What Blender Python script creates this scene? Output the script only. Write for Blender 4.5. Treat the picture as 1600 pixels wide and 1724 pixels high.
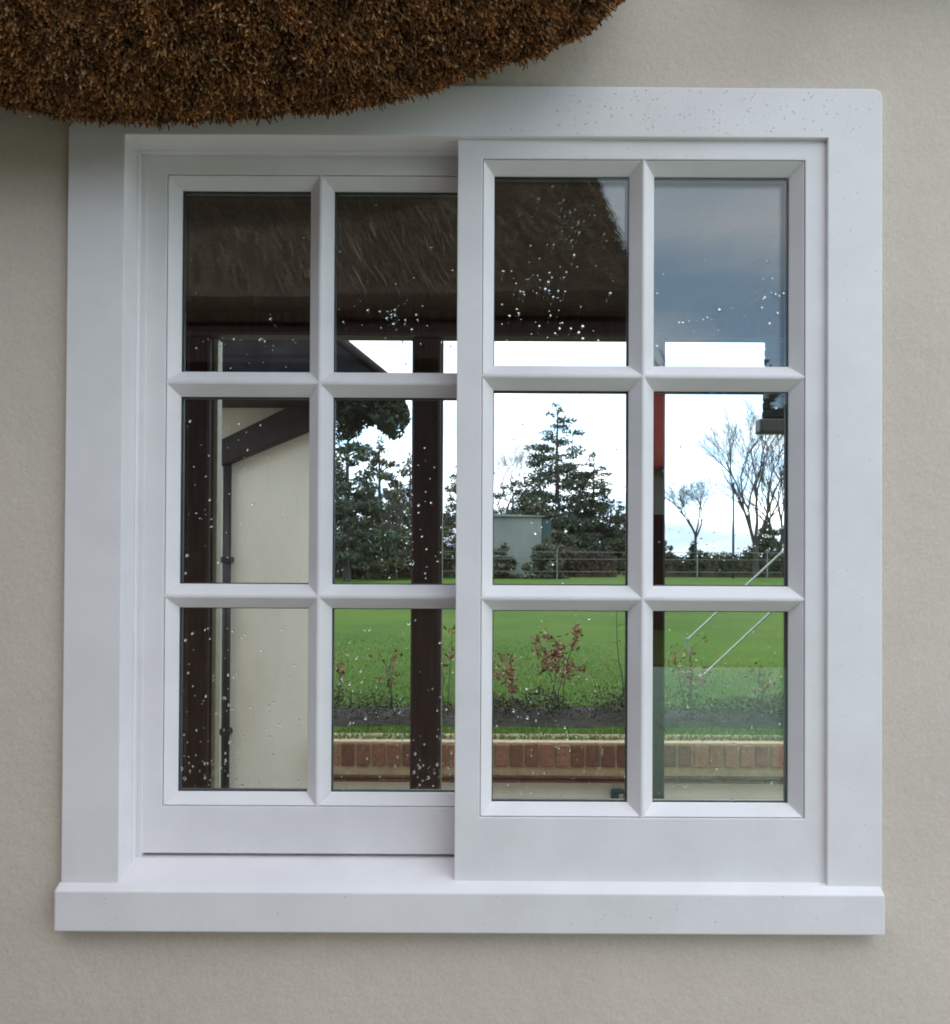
import bpy, bmesh, math, random
from mathutils import Vector, Matrix, Euler, noise
R = math.radians
sc = bpy.context.scene
for o in list(bpy.data.objects): bpy.data.objects.remove(o)

# ------------------------------------------------------------------ camera
F = 1380.0                      # focal length in photograph pixels (1600 wide)
EYE = 1.55; CAMY = -1.25
cam_d = bpy.data.cameras.new('camera'); cam = bpy.data.objects.new('camera', cam_d)
sc.collection.objects.link(cam); sc.camera = cam
cam_d.sensor_fit = 'HORIZONTAL'; cam_d.sensor_width = 36.0; cam_d.lens = 36.0 * F / 1600
SHIFT = 0.0470
cam_d.shift_y = SHIFT; cam_d.clip_start = 0.02; cam_d.clip_end = 3000
cam.location = (0, CAMY, EYE); TILT, ROLL = 90.52, -0.28
cam.rotation_euler = (R(TILT), R(ROLL), 0)

# ------------------------------------------------------------------ sky, sun, exposure
SUN_EL, SUN_AZ = 36.0, 22.0     # azimuth measured from +Y towards +X
w = bpy.data.worlds.new('World'); sc.world = w; w.use_nodes = True
nt = w.node_tree; N = nt.nodes; L = nt.links; N.clear()
out = N.new('ShaderNodeOutputWorld'); bg = N.new('ShaderNodeBackground'); bg.inputs[1].default_value = 0.10
sky = N.new('ShaderNodeTexSky'); sky.sky_type = 'NISHITA'; sky.sun_disc = False
sky.sun_elevation = R(SUN_EL); sky.sun_rotation = R(SUN_AZ); sky.air_density = 1.0; sky.dust_density = 0.6
tc = N.new('ShaderNodeTexCoord'); sep = N.new('ShaderNodeSeparateXYZ'); L.new(tc.outputs['Generated'], sep.inputs[0])
def wm(op, a, b=None, c=None):
    n = N.new('ShaderNodeMath'); n.operation = op
    for i, v in enumerate((a, b, c)):
        if v is None: continue
        if isinstance(v, (int, float)): n.inputs[i].default_value = v
        else: L.new(v, n.inputs[i])
    return n.outputs[0]
zz = wm('ADD', wm('MAXIMUM', sep.outputs[2], 0.0), 0.16)
cmb = N.new('ShaderNodeCombineXYZ')
L.new(wm('DIVIDE', sep.outputs[0], zz), cmb.inputs[0]); L.new(wm('DIVIDE', sep.outputs[1], zz), cmb.inputs[1])
cn = N.new('ShaderNodeTexNoise'); cn.inputs['Scale'].default_value = 0.75; cn.inputs['Detail'].default_value = 6
cn.inputs['Roughness'].default_value = 0.52; cn.inputs['Distortion'].default_value = 0.25
mpw = N.new('ShaderNodeMapping'); mpw.inputs['Location'].default_value = (0.0, 0.0, 0); L.new(cmb.outputs[0], mpw.inputs[0]); L.new(mpw.outputs[0], cn.inputs['Vector'])
cr = N.new('ShaderNodeValToRGB'); cr.color_ramp.elements[0].position = 0.42; cr.color_ramp.elements[1].position = 0.62
L.new(cn.outputs[0], cr.inputs[0])
cc = N.new('ShaderNodeMixRGB'); cc.inputs[1].default_value = (5.9, 8.7, 11.9, 1); cc.inputs[2].default_value = (15.8, 16.2, 16.7, 1)
L.new(cr.outputs[0], cc.inputs[0])
mx = N.new('ShaderNodeMixRGB'); mx.inputs[0].default_value = 0.94
L.new(sky.outputs[0], mx.inputs[1]); L.new(cc.outputs[0], mx.inputs[2])
hz = wm('ADD', wm('MULTIPLY', wm('POWER', wm('SUBTRACT', 1.0, wm('MAXIMUM', sep.outputs[2], 0.0)), 6.0), 0.75), 0.85)   # overcast glow low in the sky
hm = N.new('ShaderNodeVectorMath'); hm.operation = 'SCALE'; L.new(mx.outputs[0], hm.inputs[0]); L.new(hz, hm.inputs['Scale'])
bn = N.new('ShaderNodeTexNoise'); bn.inputs['Scale'].default_value = 5.0; bn.inputs['Detail'].default_value = 6      # blue-grey cloud bank lying on the horizon
bm_ = N.new('ShaderNodeMapping'); bm_.inputs['Scale'].default_value = (1, 1, 7); L.new(tc.outputs['Generated'], bm_.inputs[0]); L.new(bm_.outputs[0], bn.inputs['Vector'])
bz = wm('ADD', sep.outputs[2], wm('MULTIPLY', wm('SUBTRACT', bn.outputs[0], 0.5), 0.16))
bk = N.new('ShaderNodeMapRange'); bk.interpolation_type = 'SMOOTHSTEP'; L.new(bz, bk.inputs[0])
for i_, v_ in enumerate((0.02, 0.10, 0.85, 0.0)): bk.inputs[1 + i_].default_value = v_
bx_ = N.new('ShaderNodeMixRGB'); L.new(bk.outputs[0], bx_.inputs[0]); L.new(hm.outputs[0], bx_.inputs[1]); bx_.inputs[2].default_value = (3.3, 4.0, 5.0, 1)
L.new(bx_.outputs[0], bg.inputs[0]); L.new(bg.outputs[0], out.inputs[0])

sd = bpy.data.lights.new('sun', 'SUN'); sd.energy = 0.8; sd.angle = R(14); sd.color = (1, 0.95, 0.88)
so = bpy.data.objects.new('sun', sd); sc.collection.objects.link(so)
sv = Vector((math.sin(R(SUN_AZ)) * math.cos(R(SUN_EL)), math.cos(R(SUN_AZ)) * math.cos(R(SUN_EL)), math.sin(R(SUN_EL))))
so.rotation_euler = sv.to_track_quat('Z', 'Y').to_euler(); so.location = sv * 60

sc.view_settings.view_transform = 'Standard'; sc.view_settings.look = 'None'
sc.view_settings.gamma = 1; sc.view_settings.use_curve_mapping = False
sc.view_settings.exposure = 1.06
sc.render.engine = 'CYCLES'; sc.cycles.use_denoising = True
try: sc.cycles.denoiser = 'OPENIMAGEDENOISE'
except Exception: pass
sc.cycles.filter_width = 1.9
sc.cycles.max_bounces = 10; sc.cycles.diffuse_bounces = 4; sc.cycles.glossy_bounces = 4
sc.cycles.transmission_bounces = 6; sc.cycles.transparent_max_bounces = 24
sc.cycles.caustics_refractive = False; sc.cycles.caustics_reflective = False
sc.cycles.sample_clamp_indirect = 8

# ------------------------------------------------------------------ helpers
rnd = random.Random(7)
CR = Euler((R(TILT), R(ROLL), 0)).to_matrix()
def P(px, py, D):                # world point seen at photograph pixel (px, py), D metres in front of the camera
    d = CR @ Vector(((px - 800) / F, (862 - py) / F + SHIFT * 1600 / F, -1.0))
    return Vector((0, CAMY, EYE)) + d * (D / d.y)
def X(px, D): return P(px, 880, D).x
def Z(py, D): return P(800, py, D).z

def tag(o, label=None, cat=None, group=None, kind=None):
    if label: o['label'] = label
    if cat: o['category'] = cat
    if group: o['group'] = group
    if kind: o['kind'] = kind
    return o
def empty(name, loc=(0, 0, 0)):
    o = bpy.data.objects.new(name, None); o.location = loc; o.empty_display_size = 0.1
    sc.collection.objects.link(o); return o

class MB:
    def __init__(s): s.v = []; s.f = []
    def add(s, vs, fs):
        b = len(s.v); s.v += [tuple(v) for v in vs]; s.f += [tuple(i + b for i in f) for f in fs]; return s
    def box(s, x0, x1, y0, y1, z0, z1):
        return s.add([(x0,y0,z0),(x1,y0,z0),(x1,y1,z0),(x0,y1,z0),(x0,y0,z1),(x1,y0,z1),(x1,y1,z1),(x0,y1,z1)],
                     [(0,3,2,1),(4,5,6,7),(0,1,5,4),(1,2,6,5),(2,3,7,6),(3,0,4,7)])
    def hexa(s, vs):             # eight corners, bottom ring then top ring
        return s.add(vs, [(0,3,2,1),(4,5,6,7),(0,1,5,4),(1,2,6,5),(2,3,7,6),(3,0,4,7)])
    def prism(s, poly, axis, a, b):   # polygon in the plane across axis, swept from a to b
        n = len(poly)
        def mk(p, t):
            if axis == 'x': return (t, p[0], p[1])
            if axis == 'y': return (p[0], t, p[1])
            return (p[0], p[1], t)
        vs = [mk(p, a) for p in poly] + [mk(p, b) for p in poly]
        return s.add(vs, [tuple(range(n))[::-1], tuple(range(n, 2*n))] + [(i, (i+1) % n, (i+1) % n + n, i + n) for i in range(n)])
    def tube(s, pts, rad, n=6, cap=True):
        pts = [Vector(p) for p in pts]; base = len(s.v)
        for i, p in enumerate(pts):
            d = (pts[min(i+1, len(pts)-1)] - pts[max(i-1, 0)])
            d = d.normalized() if d.length > 1e-9 else Vector((0,0,1))
            u = d.cross(Vector((0,0,1)) if abs(d.z) < 0.9 else Vector((1,0,0))).normalized(); v = d.cross(u)
            r = rad[i] if isinstance(rad, (list, tuple)) else rad
            for k in range(n):
                a = 2*math.pi*k/n; s.v.append(tuple(p + u*(r*math.cos(a)) + v*(r*math.sin(a))))
        for i in range(len(pts)-1):
            for k in range(n):
                a = base+i*n+k; b = base+i*n+(k+1) % n
                s.f.append((a, b, b+n, a+n))
        if cap:
            s.f.append(tuple(base+k for k in range(n))[::-1]); s.f.append(tuple(base+(len(pts)-1)*n+k for k in range(n)))
        return s
    def leaf(s, c, size, rg, aspect=1.0):
        d = Vector((rg.gauss(0,1), rg.gauss(0,1), rg.gauss(0,1))).normalized()
        u = d.orthogonal().normalized(); u = Matrix.Rotation(rg.random()*6.283, 3, d) @ u; v = d.cross(u)
        u *= size*aspect; v *= size
        c = Vector(c)
        return s.add([c-u, c-v*0.5, c+u, c+v*0.5], [(0,1,2,3)])
    def build(s, name, mat, parent=None, bevel=0, smooth=False, seg=1):
        me = bpy.data.meshes.new(name); me.from_pydata(s.v, [], s.f)
        if bevel:
            bm = bmesh.new(); bm.from_mesh(me)
            bmesh.ops.recalc_face_normals(bm, faces=bm.faces)
            es = [e for e in bm.edges if len(e.link_faces) == 2 and e.calc_face_angle(0) > 0.35]
            bmesh.ops.bevel(bm, geom=es, offset=bevel, segments=seg, affect='EDGES', profile=0.6)
            bm.to_mesh(me); bm.free()
        me.materials.append(mat); me.update()
        if smooth:
            for p in me.polygons: p.use_smooth = True
        o = bpy.data.objects.new(name, me); sc.collection.objects.link(o)
        if parent: o.parent = parent
        return o

def at(o, parent):               # parent an object built in world space to an Empty placed elsewhere
    o.parent = parent; o.matrix_parent_inverse = Matrix.Translation(-Vector(parent.location)); return o

def mat(name): 
    m = bpy.data.materials.new(name); m.use_nodes = True
    return m, m.node_tree.nodes, m.node_tree.links, m.node_tree.nodes['Principled BSDF']
def node_noise(n, l, scale, detail=4, rough=0.55, coord='Object', stretch=None):
    t = n.new('ShaderNodeTexCoord'); x = n.new('ShaderNodeTexNoise')
    x.inputs['Scale'].default_value = scale; x.inputs['Detail'].default_value = detail; x.inputs['Roughness'].default_value = rough
    src = t.outputs[coord]
    if stretch:
        mp = n.new('ShaderNodeMapping'); mp.inputs['Scale'].default_value = stretch; l.new(src, mp.inputs[0]); src = mp.outputs[0]
    l.new(src, x.inputs['Vector']); return x.outputs[0]
def ramp(n, l, fac, stops):
    r = n.new('ShaderNodeValToRGB'); e = r.color_ramp.elements
    while len(e) < len(stops): e.new(0.5)
    for i, (p, c) in enumerate(stops): e[i].position = p; e[i].color = (*c, 1)
    l.new(fac, r.inputs[0]); return r.outputs[0]
def bump(n, l, b, h, dist, strength=1.0, prev=None):
    x = n.new('ShaderNodeBump'); x.inputs['Distance'].default_value = dist; x.inputs['Strength'].default_value = strength
    l.new(h, x.inputs['Height'])
    if prev: l.new(prev, x.inputs['Normal'])
    l.new(x.outputs[0], b.inputs['Normal']); return x.outputs[0]
def noisy(name, stops, scale, rough=0.8, bscale=None, bdist=0.002, stretch=None, detail=5, island=False, spec=0.3):
    m, n, l, b = mat(name)
    if island:
        g = n.new('ShaderNodeNewGeometry'); f = g.outputs['Random Per Island']
    else: f = node_noise(n, l, scale, detail, 0.6, stretch=stretch)
    l.new(ramp(n, l, f, stops), b.inputs['Base Color']); b.inputs['Roughness'].default_value = rough
    b.inputs['Specular IOR Level'].default_value = spec
    if bscale: bump(n, l, b, node_noise(n, l, bscale, 4, 0.6, stretch=stretch), bdist)
    return m

# ------------------------------------------------------------------ materials
def mk_paint():
    m, n, l, b = mat('white_paint')
    f = node_noise(n, l, 7.0, 6, 0.6)
    col = ramp(n, l, f, [(0.3, (0.745, 0.705, 0.71)), (0.62, (0.815, 0.775, 0.78))])
    f2 = node_noise(n, l, 46.0, 5, 0.7)                      # grubby specks and run marks in the gloss coat
    dirt = ramp(n, l, f2, [(0.69, (0, 0, 0)), (0.80, (0.30, 0.30, 0.30))])
    mxn = n.new('ShaderNodeMixRGB'); l.new(dirt, mxn.inputs[0]); l.new(col, mxn.inputs[1]); mxn.inputs[2].default_value = (0.50, 0.49, 0.46, 1)
    l.new(mxn.outputs[0], b.inputs['Base Color'])
    b.inputs['Roughness'].default_value = 0.42; b.inputs['Specular IOR Level'].default_value = 0.35
    p = bump(n, l, b, node_noise(n, l, 60.0, 3, 0.5), 0.0008, 0.35)
    bump(n, l, b, node_noise(n, l, 420.0, 2, 0.5), 0.0003, 0.3, p)
    return m
M_PAINT = mk_paint()
def mk_render(name, c0, c1):
    m, n, l, b = mat(name)
    f = node_noise(n, l, 2.6, 7, 0.62)
    col = ramp(n, l, f, [(0.3, c0), (0.7, c1)])
    g = ramp(n, l, node_noise(n, l, 210.0, 3, 0.6), [(0.3, (0.93, 0.93, 0.93)), (0.7, (1.04, 1.04, 1.04))])
    mm = n.new('ShaderNodeMixRGB'); mm.blend_type = 'MULTIPLY'; mm.inputs[0].default_value = 1
    l.new(col, mm.inputs[1]); l.new(g, mm.inputs[2]); l.new(mm.outputs[0], b.inputs['Base Color'])
    b.inputs['Roughness'].default_value = 0.92; b.inputs['Specular IOR Level'].default_value = 0.15
    p = bump(n, l, b, node_noise(n, l, 38.0, 5, 0.6), 0.006, 0.28)
    bump(n, l, b, node_noise(n, l, 190.0, 4, 0.7), 0.0018, 0.45, p)
    return m
M_WALL = mk_render('cream_render', (0.605, 0.518, 0.437), (0.68, 0.588, 0.503))
M_CREAM = noisy('pale_render', [(0.3, (0.64, 0.58, 0.48)), (0.5, (0.74, 0.69, 0.59)), (0.7, (0.81, 0.765, 0.67))], 2.2, 0.9, 70, 0.0012, stretch=(1, 1, 0.35))
M_WOOD = noisy('brown_timber', [(0.3, (0.026, 0.013, 0.010)), (0.7, (0.056, 0.027, 0.021))], 14, 0.55, 60, 0.001, stretch=(6, 6, 0.5))
M_DARK = noisy('dark_timber', [(0.3, (0.020, 0.013, 0.010)), (0.7, (0.040, 0.026, 0.019))], 10, 0.7, 40, 0.002)
M_OAK = noisy('brown_boards', [(0.3, (0.10, 0.055, 0.030)), (0.7, (0.17, 0.10, 0.058))], 8, 0.7, 40, 0.002, stretch=(5, 5, 0.4))
M_TRIM = noisy('pale_trim', [(0.3, (0.24, 0.22, 0.15)), (0.7, (0.33, 0.31, 0.22))], 20, 0.5)
M_BLACKW = noisy('black_timber', [(0.3, (0.018, 0.014, 0.013)), (0.7, (0.036, 0.026, 0.024))], 12, 0.7, 40, 0.002)
def mk_reed():
    m, n, l, b = mat('reed_ends')
    g = n.new('ShaderNodeNewGeometry')
    c = ramp(n, l, g.outputs['Random Per Island'], [(0.0, (0.07, 0.034, 0.020)), (0.3, (0.22, 0.100, 0.044)), (0.7, (0.42, 0.200, 0.084)), (0.92, (0.58, 0.34, 0.16)), (1.0, (0.66, 0.50, 0.33))])
    d = ramp(n, l, node_noise(n, l, 32, 5, 0.7), [(0.34, (0.32, 0.32, 0.36)), (0.5, (0.92, 0.90, 0.88)), (0.66, (1.45, 1.32, 1.12))])
    mm = n.new('ShaderNodeMixRGB'); mm.blend_type = 'MULTIPLY'; mm.inputs[0].default_value = 1
    l.new(c, mm.inputs[1]); l.new(d, mm.inputs[2]); l.new(mm.outputs[0], b.inputs['Base Color'])
    b.inputs['Roughness'].default_value = 0.9; b.inputs['Specular IOR Level'].default_value = 0.1; return m
M_REED = mk_reed()
M_STRAW = noisy('old_straw', [(0.0, (0.04, 0.023, 0.013)), (0.5, (0.13, 0.080, 0.048)), (0.9, (0.24, 0.165, 0.10)), (1.0, (0.44, 0.34, 0.22))], 1, 0.9, island=True, spec=0.1)
M_CORE = noisy('thatch_core', [(0.3, (0.04, 0.017, 0.009)), (0.7, (0.13, 0.055, 0.026))], 60, 0.95, 120, 0.006)
M_BRICK = noisy('red_brick', [(0.0, (0.20, 0.085, 0.058)), (0.5, (0.28, 0.125, 0.085)), (1.0, (0.36, 0.18, 0.12))], 1, 0.85, island=True)
def mk_brick():
    m, n, l, b = mat('mottled_brick')
    g = n.new('ShaderNodeNewGeometry'); oi = n.new('ShaderNodeObjectInfo')
    c = ramp(n, l, oi.outputs['Random'], [(0.0, (0.16, 0.070, 0.046)), (0.5, (0.26, 0.115, 0.072)), (1.0, (0.35, 0.175, 0.11))])
    d = ramp(n, l, node_noise(n, l, 55, 5, 0.7), [(0.3, (0.60, 0.58, 0.56)), (0.7, (1.25, 1.25, 1.28))])
    mm = n.new('ShaderNodeMixRGB'); mm.blend_type = 'MULTIPLY'; mm.inputs[0].default_value = 1
    l.new(c, mm.inputs[1]); l.new(d, mm.inputs[2]); l.new(mm.outputs[0], b.inputs['Base Color']); b.inputs['Roughness'].default_value = 0.9
    bump(n, l, b, node_noise(n, l, 90, 4, 0.7), 0.003); return m
M_BRICK = mk_brick()
M_MORTAR = noisy('mortar', [(0.3, (0.36, 0.27, 0.155)), (0.7, (0.50, 0.39, 0.235))], 40, 0.95, 120, 0.002)
M_TILEB = noisy('brown_tile', [(0.3, (0.10, 0.045, 0.030)), (0.7, (0.17, 0.085, 0.055))], 9, 0.85, 60, 0.002)
M_REDTILE = noisy('red_tile', [(0.3, (0.48, 0.075, 0.055)), (0.7, (0.60, 0.13, 0.09))], 6, 0.8, 40, 0.003)
M_SLATE = noisy('weathered_tile', [(0.3, (0.008, 0.008, 0.010)), (0.6, (0.018, 0.017, 0.018)), (0.8, (0.030, 0.030, 0.020))], 7, 0.95, 40, 0.003, spec=0.05)
M_MOSS = noisy('mossy_timber', [(0.3, (0.022, 0.034, 0.020)), (0.7, (0.05, 0.07, 0.035))], 14, 0.9, 60, 0.004)
M_MOSSL = noisy('moss_leaf', [(0.0, (0.018, 0.030, 0.020)), (0.6, (0.04, 0.062, 0.036)), (1.0, (0.08, 0.105, 0.06))], 1, 0.9, island=True)
M_PIPE = noisy('dark_pipe', [(0.3, (0.020, 0.016, 0.018)), (0.7, (0.03, 0.026, 0.028))], 8, 0.45)
M_SOIL = noisy('bed_soil', [(0.3, (0.018, 0.015, 0.011)), (0.7, (0.055, 0.044, 0.034))], 18, 0.95, 50, 0.03)
M_HEATH = noisy('ground_cover', [(0.0, (0.012, 0.016, 0.010)), (0.5, (0.036, 0.042, 0.026)), (0.85, (0.10, 0.066, 0.045)), (1, (0.20, 0.15, 0.12))], 1, 0.9, island=True)
M_BARK = noisy('bark', [(0.3, (0.035, 0.030, 0.028)), (0.7, (0.085, 0.072, 0.064))], 6, 0.9, 20, 0.02)
M_TWIG = noisy('twig', [(0.3, (0.05, 0.042, 0.038)), (0.7, (0.10, 0.085, 0.075))], 3, 0.9)
M_LEAFB = noisy('brown_leaf', [(0.0, (0.14, 0.050, 0.028)), (0.5, (0.25, 0.110, 0.062)), (0.85, (0.36, 0.20, 0.12)), (1.0, (0.46, 0.36, 0.26))], 1, 0.7, island=True)
M_CONIF = noisy('conifer_needles', [(0.0, (0.030, 0.044, 0.028)), (0.5, (0.060, 0.078, 0.048)), (1.0, (0.100, 0.115, 0.075))], 1, 0.8, island=True)
M_YEW = noisy('dark_evergreen', [(0.0, (0.018, 0.026, 0.013)), (0.5, (0.044, 0.054, 0.027)), (1.0, (0.090, 0.086, 0.045))], 1, 0.8, island=True)
M_OLIVE = noisy('olive_foliage', [(0.0, (0.032, 0.040, 0.020)), (0.5, (0.080, 0.084, 0.044)), (1.0, (0.15, 0.13, 0.075))], 1, 0.8, island=True)
M_HEDGE = noisy('winter_hedge', [(0.0, (0.028, 0.018, 0.013)), (0.5, (0.066, 0.044, 0.030)), (1.0, (0.11, 0.085, 0.055))], 1, 0.9, island=True)
M_GREY = noisy('grey_metal', [(0.3, (0.30, 0.31, 0.32)), (0.7, (0.42, 0.43, 0.44))], 8, 0.5)
M_FENCE = noisy('weathered_rail', [(0.3, (0.13, 0.13, 0.12)), (0.7, (0.22, 0.22, 0.20))], 3, 0.8)
M_POLE = noisy('dark_pole', [(0.3, (0.03, 0.03, 0.03)), (0.7, (0.05, 0.05, 0.05))], 8, 0.6)
M_ROPE = noisy('white_rope', [(0.3, (0.62, 0.62, 0.58)), (0.7, (0.80, 0.80, 0.77))], 60, 0.8)
M_SHED = noisy('pale_board', [(0.3, (0.17, 0.19, 0.165)), (0.7, (0.24, 0.255, 0.225))], 0.7, 0.8)
M_SLAB = noisy('paving_stone', [(0.3, (0.27, 0.42, 0.28)), (0.7, (0.42, 0.56, 0.41))], 3.0, 0.75, 60, 0.003)
M_GRAVEL = noisy('ground_soil', [(0.3, (0.30, 0.255, 0.20)), (0.7, (0.40, 0.35, 0.28))], 4, 0.95, 50, 0.01)
M_BLADE = noisy('grass_blade', [(0.0, (0.045, 0.095, 0.008)), (0.5, (0.066, 0.122, 0.011)), (0.9, (0.10, 0.15, 0.022)), (1.0, (0.19, 0.18, 0.07))], 1, 0.7, island=True)
def mk_lawn():
    m, n, l, b = mat('lawn_grass')
    a = ramp(n, l, node_noise(n, l, 0.55, 8, 0.72), [(0.25, (0.038, 0.086, 0.006)), (0.5, (0.062, 0.122, 0.008)), (0.75, (0.105, 0.150, 0.014))])
    c = ramp(n, l, node_noise(n, l, 24, 4, 0.7), [(0.3, (0.62, 0.66, 0.6)), (0.7, (1.2, 1.15, 1.1))])
    mm = n.new('ShaderNodeMixRGB'); mm.blend_type = 'MULTIPLY'; mm.inputs[0].default_value = 1
    l.new(a, mm.inputs[1]); l.new(c, mm.inputs[2]); l.new(mm.outputs[0], b.inputs['Base Color'])
    b.inputs['Roughness'].default_value = 0.9; b.inputs['Specular IOR Level'].default_value = 0.1
    bump(n, l, b, node_noise(n, l, 30, 4, 0.7), 0.03, 0.7); return m
M_LAWN = mk_lawn()
def mk_glass():
    m = bpy.data.materials.new('window_glass'); m.use_nodes = True; n = m.node_tree.nodes; l = m.node_tree.links; n.clear()
    o = n.new('ShaderNodeOutputMaterial'); mix = n.new('ShaderNodeMixShader')
    t = n.new('ShaderNodeBsdfTransparent'); t.inputs[0].default_value = (0.985, 0.995, 0.988, 1)
    g = n.new('ShaderNodeBsdfGlossy'); g.inputs['Roughness'].default_value = 0.0; g.inputs[0].default_value = (1, 1, 1, 1)
    ge = n.new('ShaderNodeNewGeometry'); dt = n.new('ShaderNodeVectorMath'); dt.operation = 'DOT_PRODUCT'
    l.new(ge.outputs['Normal'], dt.inputs[0]); l.new(ge.outputs['Incoming'], dt.inputs[1])
    def mth(op, a, b=None):
        x = n.new('ShaderNodeMath'); x.operation = op
        for i, v in enumerate((a, b)):
            if v is None: continue
            if isinstance(v, (int, float)): x.inputs[i].default_value = v
            else: l.new(v, x.inputs[i])
        return x.outputs[0]
    c = mth('SUBTRACT', 1.0, mth('ABSOLUTE', dt.outputs['Value']))
    f = mth('ADD', mth('MULTIPLY', mth('POWER', c, 5.0), 0.95), 0.034)
    bp = n.new('ShaderNodeBump'); bp.inputs['Distance'].default_value = 0.00006; l.new(node_noise(n, l, 7.0, 2, 0.4), bp.inputs['Height']); l.new(bp.outputs[0], g.inputs['Normal'])
    l.new(f, mix.inputs[0]); l.new(t.outputs[0], mix.inputs[1]); l.new(g.outputs[0], mix.inputs[2]); l.new(mix.outputs[0], o.inputs[0])
    return m
M_GLASS = mk_glass()
def mk_water():
    m, n, l, b = mat('raindrop_water')
    b.inputs['Base Color'].default_value = (1, 1, 1, 1); b.inputs['Roughness'].default_value = 0.0
    b.inputs['IOR'].default_value = 1.36; b.inputs['Transmission Weight'].default_value = 1.0; return m
M_WATER = mk_water()
M_DROP = noisy('paint_raindrop', [(0.3, (0.50, 0.50, 0.52)), (0.7, (0.60, 0.60, 0.62))], 90, 0.12, spec=0.6)
M_SPACER = noisy('glazing_spacer', [(0.3, (0.05, 0.06, 0.06)), (0.7, (0.08, 0.09, 0.09))], 20, 0.5)
M_SPECK = noisy('dark_speck', [(0.3, (0.06, 0.035, 0.025)), (0.7, (0.12, 0.07, 0.05))], 200, 0.8)

# ------------------------------------------------------------------ house wall with the window opening
FD = 1.25                                    # depth of the window casing's face
OX0, OX1, OZ0, OZ1 = -0.606, 0.600, 1.00, 2.262     # rough opening
wy0, wy1 = 0.013, 0.165
mb = MB()
mb.box(-6, OX0, wy0, wy1, -0.2, 3.2); mb.box(OX1, 6, wy0, wy1, -0.2, 3.2)
mb.box(OX0, OX1, wy0, wy1, OZ1, 3.2); mb.box(OX0, OX1, wy0, wy1, -0.2, OZ0)
tag(mb.build('house_wall', M_WALL), 'cream rough rendered house wall around the white window', None, kind='structure')

# ------------------------------------------------------------------ window frame
fx0, fx1 = X(108, FD), X(1486, FD)
ix0, ix1 = X(205, FD), X(1394, FD)
fz1, iz1 = Z(143, FD), Z(229, FD)
sill_t = Z(1497, 1.238)
frame = empty('window_frame', (0, 0.0, sill_t))
tag(frame, 'white painted wooden window frame with thick sill set in the cream wall', 'window frame')
mb = MB()                                    # casing: two jambs and the head in one painted run, edges not quite true
def ring(y):
    return [(fx0, y, sill_t - 0.012), (fx0 + 0.001, y, fz1 - 0.004), (fx0 + 0.006, y, fz1 + 0.001), (fx1 - 0.012, y, fz1 - 0.0025),
            (fx1 - 0.003, y, fz1 - 0.006), (fx1, y, fz1 - 0.016), (fx1, y, sill_t - 0.012), (ix1, y, sill_t - 0.012), (ix1, y, iz1), (ix0, y, iz1), (ix0, y, sill_t - 0.012)]
a, b = ring(0.0), ring(0.10)
mb.v = a + b; n_ = 11; ff = ((0,1,2,9,10), (2,3,4,8,9), (4,5,6,7,8))
mb.f = list(ff) + [tuple(i + n_ for i in reversed(f)) for f in ff]
mb.f += [(i, i + n_, (i + 1) % n_ + n_, (i + 1) % n_) for i in range(n_)]
at(mb.build('casing', M_PAINT, bevel=0.0016, seg=2), frame)
# sill: sloping top, squared nose
s_in, s_nose = Z(1441, 1.312) - 0.004, -0.014
mb = MB(); prof = [(s_nose, sill_t - 0.066), (s_nose, sill_t - 0.006), (0.000, sill_t + 0.002), (0.056, s_in), (0.16, s_in + 0.002), (0.16, sill_t - 0.066)]
mb.prism(prof, 'x', X(97, 1.236), X(1491, 1.236))
at(mb.build('sill', M_PAINT, bevel=0.0022, seg=2), frame)
M_SHADELINE = noisy('grime_shade_line', [(0.3, (0.34, 0.30, 0.25)), (0.7, (0.52, 0.47, 0.40))], 25, 0.7)  # darker strip round the casing, its colour standing for grime and a shadow line
rgs = random.Random(17)
def edge_line(p, q, n):
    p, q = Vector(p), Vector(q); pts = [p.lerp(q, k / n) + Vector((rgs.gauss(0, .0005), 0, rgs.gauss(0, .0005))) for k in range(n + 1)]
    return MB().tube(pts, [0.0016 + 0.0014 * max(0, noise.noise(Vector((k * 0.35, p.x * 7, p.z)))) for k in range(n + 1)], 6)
at(edge_line((fx0 - 0.0006, 0.0125, sill_t), (fx0 - 0.0002, 0.0125, fz1 - 0.004), 60).build('grime_shade_line', M_SHADELINE, smooth=True), frame)
at(edge_line((fx1 + 0.0006, 0.0125, sill_t), (fx1 + 0.0004, 0.0125, fz1 - 0.016), 60).build('grime_shade_line', M_SHADELINE, smooth=True), frame)
at(edge_line((fx0 + 0.004, 0.0125, fz1 + 0.0015), (fx1 - 0.010, 0.0125, fz1 - 0.0015), 60).build('grime_shade_line', M_SHADELINE, smooth=True), frame)
# beads of the left (inner) track
by0, by1 = 0.026, 0.060
bx1 = X(229, 1.297)
at(MB().box(ix0 - 0.001, bx1, 0.047, by1, s_in - 0.016, iz1 - 0.0005).build('parting_bead', M_PAINT, bevel=0.002), frame)
at(MB().box(bx1 + 0.0003, 0.06, 0.047, by1, Z(257, 1.297), iz1 + 0.0006).build('parting_bead', M_PAINT, bevel=0.0015), frame)
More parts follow.
